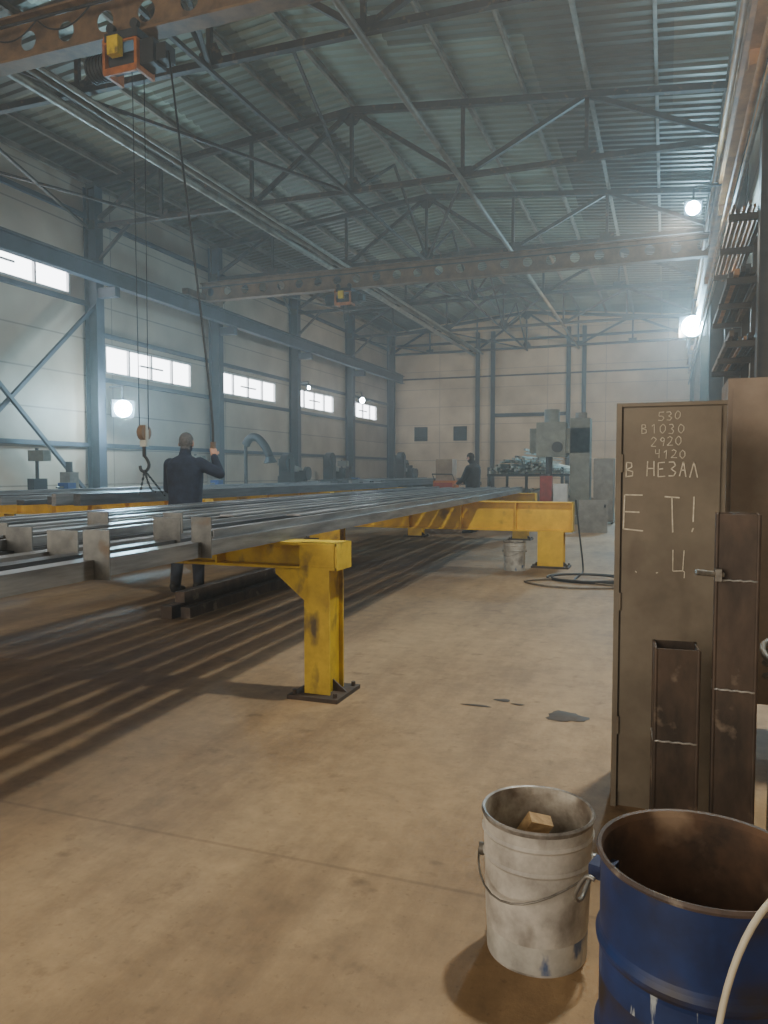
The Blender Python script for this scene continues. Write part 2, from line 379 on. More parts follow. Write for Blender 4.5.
for Y in TY[1:-1]:
    b.beam((XL+.45,Y,ZB-.9),(XL+1.5,Y,ZB),.08,.08,'truss_paint')
b.obj('trim_3')
b=MB()
for x in(-9.8,-8.95,-4.9,-4.1): b.ibeam((x,YB-.12,0),(x,YB-.12,9.0),.2,.22,'steel_dark',up=(0,1,0))
b.beam((-14.5,YB-.1,8.5),(0.8,YB-.1,8.5),.15,.12,'steel_dark'); b.beam((-9,YB-.2,4.45),(-4.9,YB-.2,4.45),.12,.18,'steel_dark'); b.beam((-14.8,YB-.08,6.6),(1,YB-.08,6.6),.06,.08,'truss_paint')
b.obj('trim_4')
for x in(-13.1,-10.8):
    b=MB(); b.bx(x-.38,x+.38,YB-.06,YB,3.1,3.9,'machine_dark')
    for i in range(6): b.box((x,YB-.08,3.2+i*.12),(.7,.02,.08),'steel_dark',(.5,0,0))
    b.obj('wall_vent')

# crane runways
b=MB()
b.ibeam((XL+.95,YR+.1,6.55),(XL+.95,YB-.4,6.55),.22,.42,'column_paint'); b.box((XL+.95,(YR+YB)/2,6.80),(.06,YB-YR-1,.06),'steel_dark')
for Y in TY[:-1]: b.beam((XL+.48,Y,6.2),(XL+1.05,Y,6.2),.2,.26,'column_paint')
b.obj('crane_runway')
b=MB()
xr=XR-.5
b.ibeam((xr,YR+.1,6.9),(xr,YB-.4,6.9),.22,.42,'runway_paint'); b.box((xr,(YR+YB)/2,7.14),(.06,YB-YR-1,.06),'steel_dark')
for Y in TY[:-1]: b.beam((XR-.44,Y,6.6),(xr-.1,Y,6.6),.2,.2,'runway_paint')
b.obj('crane_runway')
b=MB()
for i,(dx,zz,r) in enumerate(((.50,6.3,.05),(.46,6.0,.035),(.5,5.75,.03),(.62,7.6,.05),(.5,8.0,.06))):
    b.cyl((XR-dx,YR+.1,zz),(XR-dx,YB-.3,zz),r,'runway_paint' if i!=2 else 'galv',seg=8)
b.obj('overhead_pipes')

def crane(Y,trx,z=7.12,h=.56,mt='bridge_paint'):
    b=MB(); x0,x1=XL+.85,xr+.1; t=.012
    b.box(((x0+x1)/2,Y,z+h/2),(x1-x0,.26,.03),mt); b.box(((x0+x1)/2,Y,z-h/2),(x1-x0,.26,.03),mt)
    cw=.62; n=int((x1-x0)/cw); cw=(x1-x0)/n; S=20; R=.13
    for i in range(n):
        cx=x0+(i+.5)*cw; out=[];inn=[]
        for j in range(S):
            a=2*math.pi*j/S+math.pi/4; c,s_=math.cos(a),math.sin(a); m=max(abs(c),abs(s_))
            out.append((cx+c/m*cw/2,z+s_/m*h/2)); inn.append((cx+R*c,z+R*s_))
        vs=[(p[0],Y-t/2,p[1]) for p in out]+[(p[0],Y-t/2,p[1]) for p in inn]+[(p[0],Y+t/2,p[1]) for p in out]+[(p[0],Y+t/2,p[1]) for p in inn]
        fs=[]
        for j in range(S):
            k=(j+1)%S; fs+=[(j,k,S+k,S+j),(2*S+k,2*S+j,3*S+j,3*S+k),(S+j,S+k,3*S+k,3*S+j)]
        b.add(vs,fs,mt)
    for xx in(x0+.05,x1-.03):
        b.box((xx,Y,z-h/2+.12),(.2,2.0,.2),mt)
        for dy in(-.8,.8): b.cyl((xx-.06,Y+dy,z-h/2+.1),(xx+.06,Y+dy,z-h/2+.1),.11,'steel_dark')
    b.cyl((x0,Y-.22,z+.1),(x1,Y-.22,z+.1),.02,'steel_dark',seg=6)
    hz=z-h/2
    b.box((trx,Y,hz-.06),(.5,.4,.1),'steel_dark')
    for dx in(-.18,.18):
        for dy in(-.15,.15): b.cyl((trx+dx,Y+dy-.03,hz+.06),(trx+dx,Y+dy+.03,hz+.06),.06,'steel_dark')
    b.cyl((trx-.30,Y,hz-.3),(trx+.18,Y,hz-.3),.12,'machine_dark',seg=20); b.cyl((trx-.62,Y,hz-.3),(trx-.31,Y,hz-.3),.15,'machine_dark',seg=20)
    for i in range(6): b.cyl((trx-.6+i*.05,Y,hz-.3),(trx-.585+i*.05,Y,hz-.3),.165,'steel_dark',seg=20)
    b.box((trx+.33,Y,hz-.28),(.2,.26,.3),'machine_dark'); b.box((trx-.05,Y-.25,hz-.22),(.16,.1,.22),'yellow_paint'); b.box((trx+.52,Y,hz-.3),(.14,.2,.2),'machine_dark')
    for dx in(-.28,.2): 
        b.box((trx+dx,Y,hz-.28),(.04,.36,.42),'orange')
    b.beam((trx-.28,Y-.17,hz-.08),(trx+.2,Y-.17,hz-.08),.03,.10,'orange'); b.beam((trx-.28,Y-.17,hz-.47),(trx+.2,Y-.17,hz-.47),.03,.09,'orange')
    return b,hz
b,hz=crane(8.2,-6.45)
hx,hy=-6.35,8.2
for dx in(-.07,.07): b.cyl((hx+dx*1.3,hy,hz-.4),(hx+dx,hy,1.9),.006,'cable_black',seg=6)
b.cyl((hx-.04,hy,1.86),(hx+.04,hy,1.86),.10,'bridge_paint',seg=20); b.box((hx,hy,1.82),(.10,.05,.28),'rod_light'); b.cyl((hx,hy,1.68),(hx,hy,1.55),.025,'steel_dark')
b.tube([(hx,hy,1.56),(hx+.05,hy,1.50),(hx+.07,hy,1.43),(hx+.02,hy,1.36),(hx-.05,hy,1.37),(hx-.07,hy,1.43)],.02,'steel_dark',8,4)
def chain(b,p0,p1,k='steel_dark',L=.06,sag=0):
    p0=V(p0);p1=V(p1); n=int((p1-p0).length/(L*.7)); 
    for i in range(n):
        a=p0.lerp(p1,i/n); c=p0.lerp(p1,(i+1)/n); a.z-=sag*4*(i/n)*(1-i/n); c.z-=sag*4*((i+1)/n)*(1-(i+1)/n)
        if i%2: b.beam(a,c,.028,.008,k)
        else: b.beam(a,c,.008,.028,k)
chain(b,(hx,hy,1.37),(hx-.05,hy+.5,1.02)); chain(b,(hx,hy,1.37),(hx+.15,hy-.3,1.06)); chain(b,(hx,hy,1.37),(hx+.32,hy-.2,1.1),sag=.08)
px_,py_,pz_=-4.752,7.335,1.60
b.tube([(-5.85,8.15,hz-.3),(-5.55,7.95,5.2),(-5.22,7.72,3.8),(-4.93,7.50,2.6),(px_-.01,py_+.01,1.9),(px_,py_,pz_+.08)],.013,'cable_black',8,6)
b.box((px_,py_,pz_),(.045,.04,.17),'bridge_paint')
for i in range(3): b.cyl((px_,py_+.018,pz_-.05+i*.045),(px_,py_+.028,pz_-.05+i*.045),.010,'red' if i==0 else 'cable_black',seg=10)
for i in range(9):
    xa=-6.9-i*.85
    b.tube([(xa,hy-.22,7.2),(xa-.2,hy-.24,7.05),(xa-.42,hy-.24,7.0),(xa-.65,hy-.24,7.05),(xa-.85,hy-.22,7.2)],.01,'cable_black',6,4)
b.obj('bridge_crane')
b,hz2=crane(21.3,-9.1)
for dx in(-.07,.07): b.cyl((-9.1+dx,21.3,hz2-.4),(-9.1+dx,21.3,6.1),.008,'cable_black',seg=6)
b.box((-9.1,21.3,6.0),(.12,.08,.22),'steel_dark')
b.obj('bridge_crane')

# ------------------------------------------------------------------ lamps
def floodlamp(x,y,z,xb,s=1.0,glow='lamp_glow',aim=(-.3,-.75,-.6)):
    b=MB(); a=V(aim).normalized()
    b.beam((xb,y,z+.3*s+.1),(x,y,z+.3*s+.1),.05,.05,'steel_dark'); b.beam((x,y,z+.3*s+.1),(x,y,z+.1),.04,.04,'steel_dark')
    c=V((x,y,z)); d,sx,u,l=b.frame(c,c+a)
    b.beam(c-a*.09*s,c+a*.05*s,.34*s,.28*s,'machine_dark'); b.cyl(c+a*.055*s,c+a*.075*s,.13*s,glow,seg=24)
    for i in range(5): b.beam(c-a*.15*s,c-a*.09*s,.01,.26*s,'machine_dark',off=(-.12*s+i*.06*s,0))
    return b.obj('flood_lamp')
def point(loc,e,c=(.75,.9,1),r=.12):
    l=D.lights.new('lamp_light','POINT'); l.energy=e; l.color=c; l.shadow_soft_size=r; o=D.objects.new('lamp_light',l); o.location=loc; coll.objects.link(o); return o
def spot(loc,target,e,c,ang=150,r=.15,blend=.6):
    l=D.lights.new('lamp_light','SPOT'); l.energy=e; l.color=c; l.spot_size=math.radians(ang); l.spot_blend=blend; l.shadow_soft_size=r
    o=D.objects.new('lamp_light',l); o.location=loc; o.rotation_euler=(V(target)-V(loc)).to_track_quat('-Z','Y').to_euler(); coll.objects.link(o)
floodlamp(.43,16.9,6.7,XR-.44,1.0,aim=(-.1,-.9,-.4)); 
floodlamp(.80,28.9,6.45,XR-.44,2.6,aim=(-.1,-.95,-.25)); spot((.3,28.6,6.2),(-5.5,36.0,2.0),1900,(1,.93,.80),165)  # warm spot added beside the lamp to brighten the back wall
floodlamp(XL+.9,17.3,3.1,XL+.48,1.7,aim=(.7,-.65,-.1)); point((XL+1.3,16.9,3.1),300,(.65,.87,1))
floodlamp(XL+.8,35.2,4.9,XL+.48,1.0,'lamp_glow_small',aim=(.8,-.6,-.1))
floodlamp(XL+.8,29.2,4.9,XL+.48,.5,'lamp_glow_small',aim=(.8,-.6,-.1))
floodlamp(.45,4.9,6.4,XR-.44,aim=(-.45,-.1,-1)); spot((.35,4.85,6.2),(-2.2,4.5,0),1050,(1,.84,.62),140)
spot((.25,16.7,6.4),(-3.5,14,0),900,(1,.90,.74),140)

def area(name,loc,target,sx,sy,e,c):
    l=D.lights.new(name,'AREA'); l.shape='RECTANGLE'; l.size=sx; l.size_y=sy; l.energy=e; l.color=c
    o=D.objects.new(name,l); o.location=loc; o.rotation_euler=(V(target)-V(loc)).to_track_quat('-Z','Y').to_euler(); coll.objects.link(o)
area('rear_fill_light',(-6.5,YR-.1,3.1),(-6.5,10,3.6),9.6,5.6,1150,(1.0,.88,.72))  # unseen fill added behind the camera to light the foreground

# ------------------------------------------------------------------ trestles
def trestle(Y,xr,xl,zt,bh,lw,legx,mt,gus=True):
    b=MB()
    b.ibeam((xr,Y,zt-bh/2),(xl,Y,zt-bh/2),.22,bh,mt,.016,.012)
    b.box((xr-.004,Y,zt-bh/2),(.014,.22,bh),mt)
    for lx in legx:
        zt2=zt-bh
        b.box((lx,Y-.1,zt2/2+.01),(lw,.014,zt2-.02),mt); b.box((lx,Y+.1,zt2/2+.01),(lw,.014,zt2-.02),mt)
        b.box((lx-lw/2+.03,Y,zt2/2+.01),(.012,.19,zt2-.02),mt); b.box((lx+lw/2-.03,Y,zt2/2+.01),(.012,.19,zt2-.02),mt)
        b.box((lx,Y,.012),(lw+.16,.36,.024),'rust_plate')
        for dx in(-1,1):
            for dy in(-1,1): b.cyl((lx+dx*(lw/2+.05),Y+dy*.14,.02),(lx+dx*(lw/2+.05),Y+dy*.14,.05),.014,'rust_plate',seg=6)
            b.prism([(lx+dx*(lw/2-.03),Y-.006,.02),(lx+dx*(lw/2+.07),Y-.006,.02),(lx+dx*(lw/2-.03),Y-.006,.10)],(0,.012,0),'rust_plate')
        if gus:
            b.prism([(lx-lw/2+.02,Y-.11,zt2+.003),(lx-lw/2-.19,Y-.11,zt2+.003),(lx-lw/2-.19,Y-.11,zt2-.03),(lx-lw/2+.02,Y-.11,zt2-.20)],(0,.016,0),mt)
            b.prism([(lx-lw/2+.02,Y+.09,zt2+.003),(lx-lw/2-.19,Y+.09,zt2+.003),(lx-lw/2-.19,Y+.09,zt2-.03),(lx-lw/2+.02,Y+.09,zt2-.20)],(0,.016,0),mt)
            b.box((lx,Y-.085,zt-bh/2),(lw+.06,.04,bh),mt)
    n=max(2,int((xr-xl)/.7))
    for i in range(1,n):
        b.box((xr+(xl-xr)*i/n,Y,zt-bh/2),(.012,.2,bh-.03),mt)
    return b.obj('yellow_trestle')
trestle(4.17,-1.80,-5.1,.93,.16,.165,(-1.93,-4.95),'yellow_paint')
trestle(10.9,-1.2,-5.2,.93,.42,.36,(-1.5,-4.9),'yellow_far',False)
trestle(1.75,-2.03,-4.6,.93,.16,.19,(-3.4,-4.3),'yellow_paint',False)
trestle(15.2,-2.4,-5.2,.93,.3,.3,(-2.7,-4.9),'yellow_far',False)
for Y in(9.6,14.0,18.6): trestle(Y,-6.3,-10.6,.95,.28,.3,(-6.6,-10.3),'yellow_far',False)

def BX(x0,y): return x0-.05*y
b=MB()
z0=.932
ys,ye=.3,15.7
def bar(x0,w,h,z,k,ya=ys,yb=ye,open_=True):
    pa=(BX(x0,ya),ya,z+h/2);pb=(BX(x0,yb),yb,z+h/2)
    if open_:
        t=.006
        b.beam(pa,pb,w,t,k,(0,h/2-t/2)); b.beam(pa,pb,w,t,k,(0,-h/2+t/2)); b.beam(pa,pb,t,h-2*t,k,(w/2-t/2,0)); b.beam(pa,pb,t,h-2*t,k,(-w/2+t/2,0))
    else: b.beam(pa,pb,w,h,k)
xs=[-2.01,-2.20,-2.40,-2.58,-2.80,-3.0,-3.22,-3.45,-3.66,-3.9]
for i,x0 in enumerate(xs):
    bar(x0,.085,.075,z0,'bar_steel' if i%2==0 else 'bar_steel_dark',ys,ye-random.random()*.6)
for i,x0 in enumerate([-2.03,-2.22,-2.42,-2.60,-2.83,-3.02,-3.24,-3.47,-3.68,-3.92]):
    bar(x0,.05,.045,z0+.0765,'bar_steel' if i%3!=1 else 'bar_steel_dark',(3.35+.3*(i%3)) if i<3 else .4+random.random()*.4,ye-.2-random.random()*1.5)
for i,x0 in enumerate([-2.13,-2.52,-2.72,-3.11,-3.58]):
    bar(x0,.10,.010,z0+.1225,'bar_steel',3.8+random.random() if i<2 else 1.2+random.random(),14-random.random()*2,False)
for (x,y,w,z_0,z_1) in((-2.075,2.38,.115,.93,1.125),(-2.125,3.17,.105,.93,1.13),(-2.37,3.23,.15,.97,1.12),(-2.42,2.57,.15,.95,1.10),(-2.64,2.55,.13,.96,1.11),(-2.84,2.62,.11,.98,1.12),(-2.6,3.6,.12,1.0,1.12),(-2.95,3.4,.13,1.0,1.13)):
    b.box((x,y,(z_0+z_1)/2),(w,.008,z_1-z_0),'plate_steel',(0,0,.12))
b.obj('steel_bar_stack')
b=MB()
for i in range(16):
    x=-6.5-i*.25; ya=6.8+random.random()*.8; yb=18.4+random.random()*1.2
    if i in(5,9,12): continue
    h=random.choice([.06,.1,.14]); b.beam((x,ya,.952+h/2),(x-.1,yb,.952+h/2),random.choice([.06,.1,.12]),h,random.choice(['bar_steel','bar_steel_dark','steel_dark']))
b.obj('steel_bar_stack')
# added brown profiles standing in for the floor shadow beside the worktable
b=MB()
for (x,z,w,h,y0,y1,k) in((-4.24,.0,.10,.10,5.9,10.2,'tube_rust'),(-4.38,.0,.12,.12,5.8,10.5,'rust_plate'),(-4.37,.122,.10,.10,6.0,10.4,'tube_rust')):
    b.beam((x+.1,y0,z+h/2),(x-.1,y1,z+h/2),w,h,k)
b.obj('shadow_profile_pile')

# ------------------------------------------------------------------ white bucket
def bucket(c,r0=.137,r1=.15,H=.398,o='bucket_white',drip='bucket_blue_drip'):
    b=MB(); prof=[(0.001,.004,o),(r0,.004,o),(r0+.002,.0,o),(r0+.003,.006,o),(r0+.004,.08,drip)]
    zz=[.08,.1,.18,.272,.28,.288,.296,.34,.348,.356,.385]
    for z in zz[1:]:
        rr=r0+(r1-r0)*z/H+.003+(.005 if z in(.28,.348) else 0); prof.append((rr,z,o))
    prof+=[(r1+.006,H-.006,'bucket_rim'),(r1+.008,H,'bucket_rim'),(r1+.004,H+.006,'bucket_rim'),(r1-.002,H+.003,'bucket_rim'),(r1-.004,H-.01,'bucket_white_in'),(r0-.002,.02,'bucket_white_in'),(0.001,.02,'bucket_white_in')]
    b.lathe(c,prof,56); c=V(c)
    for sg in(-1,1):
        dirv=V((math.cos(.15)*sg,math.sin(.15)*sg,0)); p=c+dirv*(r1+.002)+V((0,0,.27))
        b.cyl(p-dirv*.005,p+dirv*.012,.018,'wire',seg=12)
    R=r1+.014; a0=.15; pts=[]
    for i in range(17):
        a=a0+math.pi+math.pi*i/16; t=math.sin(math.pi*i/16)
        pts.append(c+V((math.cos(a)*(R+.012*t),math.sin(a)*(R+.012*t),.27-.04*t-.035*math.sin(2*math.pi*i/16))))
    b.tube(pts,.003,'wire',6)
    return b
wc=(-.321,2.12,0)
b=bucket(wc)
b.box((wc[0]-.02,wc[1]+.02,.32),(.07,.035,.12),'wood',(.5,.3,.6)); b.box((wc[0]+.04,wc[1]-.04,.2),(.03,.03,.3),'wood',(.2,-.25,.2))
b.box((wc[0]-.05,wc[1]+.0,.1),(.12,.14,.15),'tube_rust',(.2,.2,.4)); b.box((wc[0]+.05,wc[1]+.05,.16),(.1,.05,.2),'frame_white',(.4,.2,.1)); b.box((wc[0]+.0,wc[1]+.07,.2),(.12,.05,.2),'tube_rust',(.4,.1,.1))
b.obj('paint_bucket')
b=bucket((-1.93,10.4,0)); b.obj('paint_bucket')

# ------------------------------------------------------------------ blue drum
dc=V((.085,1.62,0)); R=.198; H=.578
b=MB()
prof=[(.001,.01,'drum_blue'),(R-.006,.01,'drum_blue'),(R,.0,'drum_blue'),(R,.02,'drum_blue')]
def ring(z): return R+.009*math.exp(-((z-.40)/.012)**2)+.009*math.exp(-((z-.20)/.012)**2)
n=60
for i in range(1,n+1):
    z=.02+(H-.03)*i/n
    prof.append((ring(z),z,'drum_drip' if .33<z<.39 else 'drum_blue'))
prof+=[(R+.006,H-.006,'drum_rust'),(R+.009,H,'drum_rust'),(R+.006,H+.006,'drum_rust'),(R-.001,H+.004,'drum_rust'),(R-.004,H-.01,'drum_in'),(R-.006,.25,'drum_in'),(R-.05,.235,'drum_in'),(.001,.25,'drum_in')]
b.lathe(dc,prof,72)
for i in range(14):
    a=random.random()*6.28; r=random.random()*.13
    b.box(dc+V((r*math.cos(a),r*math.sin(a),.26+random.random()*.03)),(.02+random.random()*.06,.015,.01+random.random()*.03),random.choice(['tube_rust','rust_plate','plate_steel','wood']),(random.random(),random.random(),random.random()*3))
b.cyl(dc+V((-.02,.0,.25)),dc+V((.02,-.02,.40)),.006,'frame_white',seg=8)
a=math.radians(165); dv=V((math.cos(a),math.sin(a),0)); tv=V((-dv.y,dv.x,0)); p=dc+dv*(R+.004)+V((0,0,.49))
b.box(p,(.05,.05,.03),'drum_blue',(0,0,a)); 
b.tube([p+tv*.055,p+tv*.055+dv*.02,p+tv*.05+dv*.045+V((0,0,-.05)),p+dv*.05+V((0,0,-.085)),p-tv*.05+dv*.045+V((0,0,-.05)),p-tv*.055+dv*.02,p-tv*.055],.005,'wire',8,4)
b.obj('blue_drum')
b=MB()
b.tube([(.42,1.66,0.02),(.38,1.6,.3),(.33,1.57,.56),(.26,1.47,.655),(.16,1.36,.62),(.105,1.33,.47),(.095,1.34,.25),(.14,1.3,.03),(.25,1.2,.012),(.4,1.25,.012)],.006,'hose_white',8,6)
b.obj('white_hose')

# ------------------------------------------------------------------ locker with chalk marks
b=MB(); lx0,lx1,ly,lh=-.185,.215,3.15,1.62
b.bx(lx0,lx1,ly+.012,ly+.42,.0,lh,'locker_paint')
b.bx(lx0+.028,lx1-.02,ly,ly+.014,.06,lh-.02,'locker_paint')
b.bx(lx0,lx1,ly-.004,ly+.012,lh-.014,lh,'locker_paint'); b.bx(lx0,lx0+.02,ly-.006,ly+.012,0,lh,'locker_paint')
for z in(.3,.8,1.35): b.cyl((lx0+.024,ly-.004,z),(lx0+.024,ly-.004,z+.07),.005,'locker_paint',seg=8)
ST={'5':[[(1,1),(.1,1),(.1,.55),(.7,.6),(.9,.3),(.6,0),(0,.05)]],'3':[[(0,.95),(.6,1),(.8,.75),(.35,.52),(.85,.3),(.6,0),(0,.05)]],
'0':[[(.5,1),(.1,.7),(.1,.25),(.5,0),(.9,.3),(.9,.75),(.5,1)]],'B':[[(0,0),(0,1),(.6,.95),(.65,.65),(0,.52),(.75,.4),(.75,.08),(0,0)]],
'1':[[(.2,.75),(.55,1),(.55,0)]],'2':[[(.05,.8),(.4,1),(.85,.8),(.6,.4),(0,0),(.9,.02)]],'9':[[(.85,.7),(.5,.45),(.15,.7),(.5,1),(.85,.75),(.7,0)]],
'4':[[(.1,1),(.1,.45),(.85,.5)],[(.7,1),(.7,0)]],'H':[[(0,1),(0,0)],[(.8,1),(.8,0)],[(0,.5),(.8,.52)]],'E':[[(.9,1),(.05,.97),(0,0),(.9,.03)],[(0,.5),(.7,.52)]],
'A':[[(0,0),(.45,1),(.85,0)],[(.2,.4),(.7,.42)]],'L':[[(0,0),(.4,1),(.85,0)]],'Y':[[(0,1),(.4,.45)],[(.85,1),(.2,0)]],
'T':[[(0,1),(1,1)],[(.5,1),(.5,0)]],'!':[[(.3,1),(.25,.3)],[(.25,.1),(.25,.02)]],'C':[[(0,1),(.02,.2),(.8,.22),(.8,1)],[(.8,.22),(.95,.2),(.95,-.1)]],'.':[[(.3,.1),(.45,.05)]],' ':[]}
def chalk(t,x,z,h,w,r,gap=.35):
    for ch in t:
        for st in ST[ch]:
            pts=[(x+p[0]*w+random.uniform(-.06,.06)*w,ly-.002,z+p[1]*h+random.uniform(-.04,.04)*h) for p in st]
            for i in range(len(pts)-1): b.beam(pts[i],pts[i+1],r*2,.002,'chalk',up=(0,1,0))
        x+=w*(1+gap); z+=random.uniform(-.003,.003)
chalk('530',-.03,1.548,.033,.022,.0014); chalk('B1030',-.09,1.50,.035,.022,.0014,.5); chalk('2920',-.055,1.45,.035,.022,.0014); chalk('4120',-.04,1.405,.033,.022,.0014)
chalk('B HE3AL',-.145,1.33,.058,.03,.0022,.3)
chalk('E',-.15,1.12,.14,.075,.0026); chalk('T!',-.0,1.12,.13,.055,.0026,.6)
chalk('..C',-.12,.95,.1,.05,.0018,.5)
b.obj('metal_locker')

def sqtube(cx,cy,w,H,rz,name,welds):
    b=MB(); t=.006
    R=Matrix.Rotation(rz,3,'Z')
    def bb(c,s,k):
        p=R@V(c)+V((cx,cy,0)); b.box(p,s,k,(0,0,rz))
    for dx,dy,sx,sy in((0,-w/2,w,t),(0,w/2,w,t),(-w/2,0,t,w),(w/2,0,t,w)):
        bb((dx,dy,H/2),(sx+(t if sx>sy else 0),sy,H),'tube_rust')
    for q in [(a,c) for a in(-1,1) for c in(-1,1)]:
        p=R@V((q[0]*w/2,q[1]*w/2,0))+V((cx,cy,0)); b.cyl(p+V((0,0,0)),p+V((0,0,H)),.007,'tube_rust',seg=8)
    for z in welds:
        pts=[]
        for i in range(13):
            u=-w/2+w*i/12; p=R@V((u,-w/2-.004,z+.0015*math.sin(i*2.1)))+V((cx,cy,0)); pts.append(p)
        b.tube(pts,.004,'weld',6)
        pts=[R@V((-w/2-.004,-w/2+w*i/12,z+.0015*math.sin(i*2.1)))+V((cx,cy,0)) for i in range(13)]
        b.tube(pts,.004,'weld',6)
    bb((0,0,.01),(w+.0,w,.012),'tube_inner')
    return b.obj(name)
sqtube(.045,2.80,.135,.75,.06,'square_steel_tube',(.43,))
sqtube(.232,2.82,.125,1.21,-.05,'square_steel_tube',(.99,.62))
b=MB(); b.cyl((.10,2.70,1.02),(.185,2.735,1.01),.010,'wire',seg=10); b.box((.17,2.73,1.01),(.02,.03,.04),'wire'); b.obj('steel_bracket')
b=MB(); g=V((.475,3.0,0)); b.lathe(g,[(.001,0,'grey_paint'),(.105,0,'grey_paint'),(.11,.02,'grey_paint'),(.11,.95,'grey_paint'),(.10,1.05,'grey_paint'),(.07,1.12,'grey_paint'),(.035,1.16,'grey_paint'),(.03,1.18,'wire'),(.03,1.24,'wire'),(.001,1.24,'wire')],28)
b.cyl(g+V((-.05,0,1.27)),g+V((.05,0,1.27)),.018,'wire'); b.cyl(g+V((0,0,1.24)),g+V((0,0,1.3)),.012,'wire')
for i in range(4):
    pts=[g+V((math.cos(a)*(.125+i*.004),math.sin(a)*(.125+i*.004),.62+i*.03+.02*math.sin(a*2+i))) for a in [2*math.pi*j/20 for j in range(21)]]
    b.tube(pts,.011,'grey_paint',7)
b.obj('gas_cylinder')
b=MB(); b.bx(.27,.95,3.95,4.4,.25,1.79,'pink_grey'); b.bx(.29,.6,3.935,3.95,.3,1.74,'pink_grey'); b.bx(.62,.93,3.935,3.95,.3,1.74,'pink_grey'); b.bx(.3,.34,4.0,4.36,0,.25,'steel_dark'); b.bx(.88,.92,4.0,4.36,0,.25,'steel_dark')
b.cyl((.58,3.92,1.1),(.58,3.935,1.1),.015,'wire')
b.obj('electrical_cabinet')
# cantilever rack with stock along the right wall
b=MB()
for y in(12.2,14.0,15.8):
    b.beam((XR-.15,y,0),(XR-.15,y,5.2),.14,.14,'column_brown')
    for z in(.5,1.4,2.3,3.2,4.1,5.0): b.beam((XR-.15,y,z),(XR-.72,y,z),.09,.09,'column_brown')
for z in(.5,1.4,2.3,3.2,4.1,5.0):
    for i in range(7):
        r=random.uniform(.02,.045); x=XR-.26-i*.068
        b.beam((x,11.7+random.random()*.5,z+.05+r),(x,16.1+random.random()*.4,z+.05+r),r*1.6,r*2,random.choice(['tube_rust','runway_paint','bridge_paint','rust_plate','bridge_paint']))
b.obj('cantilever_rack')
b=MB()
for i in range(4): b.cyl((XR-.40+i*.09,6.0,0),(XR-.40+i*.09,6.0,5.5),.02+.008*(i%2),'truss_paint' if i%2 else 'galv',seg=8)
for i,y in enumerate((6.5,7.3,8.4,9.6)): b.cyl((XR-.12,y,0.0),(XR-.12,y,8.2),.045 if i%2 else .03,'truss_paint',seg=10)
for z in(2.6,4.4,5.4): b.beam((XR-.05,5.4,z),(XR-.05,10.6,z),.06,.1,'steel_dark')
b.obj('pipe_riser')

# ------------------------------------------------------------------ floor items
b=MB()
def loop(cx,cy,r,n,ph,z=.015): return [(cx+math.cos(ph+2*math.pi*i/n)*r*1.3,cy+math.sin(ph+2*math.pi*i/n)*r,z) for i in range(n)]
pts=[(-.15,10.40,.3),(-.35,10.3,.03)]+loop(-.85,9.8,.42,10,0)+loop(-.9,9.7,.33,10,.2,.03)+[(-1.0,9.5,.015),(-1.02,10.1,.015),(-1.02,10.5,.05),(-1.1,10.75,.5),(-1.17,10.9,.96)]
b.tube(pts,.012,'cable_black',7,5)
b.tube([(-.3,9.2,.014),(-.7,9.35,.014),(-1.2,9.6,.014),(-1.6,9.3,.014),(-1.2,8.95,.014),(-.6,9.05,.014),(-.1,9.5,.014),(-.0,10.2,.014)],.012,'rubber_tan',7,6)
b.obj('welding_cable')
b=MB(); b.bx(-.5,-.02,10.5,11.0,.08,.5,'blue'); b.bx(-.47,-.03,10.485,10.5,.12,.46,'machine_dark'); b.cyl((-.25,10.47,.35),(-.25,10.49,.35),.03,'frame_white')
for dx in(-.42,-.08):
    for dy in(10.56,10.94): b.cyl((dx-.02,dy,.06),(dx+.02,dy,.06),.06,'cable_black')
b.tube([(-.46,10.55,.5),(-.46,10.55,.62),(-.04,10.55,.62),(-.04,10.55,.5)],.012,'steel_dark',6); b.obj('welding_machine')
def rag(cx,cy,rx,ry,k,name,n=22,h=.012,obj=True,b=None):
    b=b or MB(); vs=[(cx,cy,h)]
    for rr,zz in((.5,h),(1,.002)):
        for j in range(n):
            a=2*math.pi*j/n; q=1+.16*math.sin(3*a+cx*9)+.10*math.sin(7*a); vs.append((cx+rx*rr*q*math.cos(a),cy+ry*rr*q*math.sin(a),zz))
    fs=[(0,1+j,1+(j+1)%n) for j in range(n)]+[(1+j,1+n+j,1+n+(j+1)%n,1+(j+1)%n) for j in range(n)]
    b.add(vs,fs,k,True)
    if obj: b.obj(name)
    return b
rag(-.49,4.22,.11,.09,'oil','oily_rag')
b=MB()
for (x,y,rx,ry) in((-1.0,4.25,.09,.02),(-.88,4.4,.05,.03),(-.78,4.35,.04,.015)): rag(x,y,rx,ry,'oil','',14,.005,False,b)
b.obj('dirt_scraps')

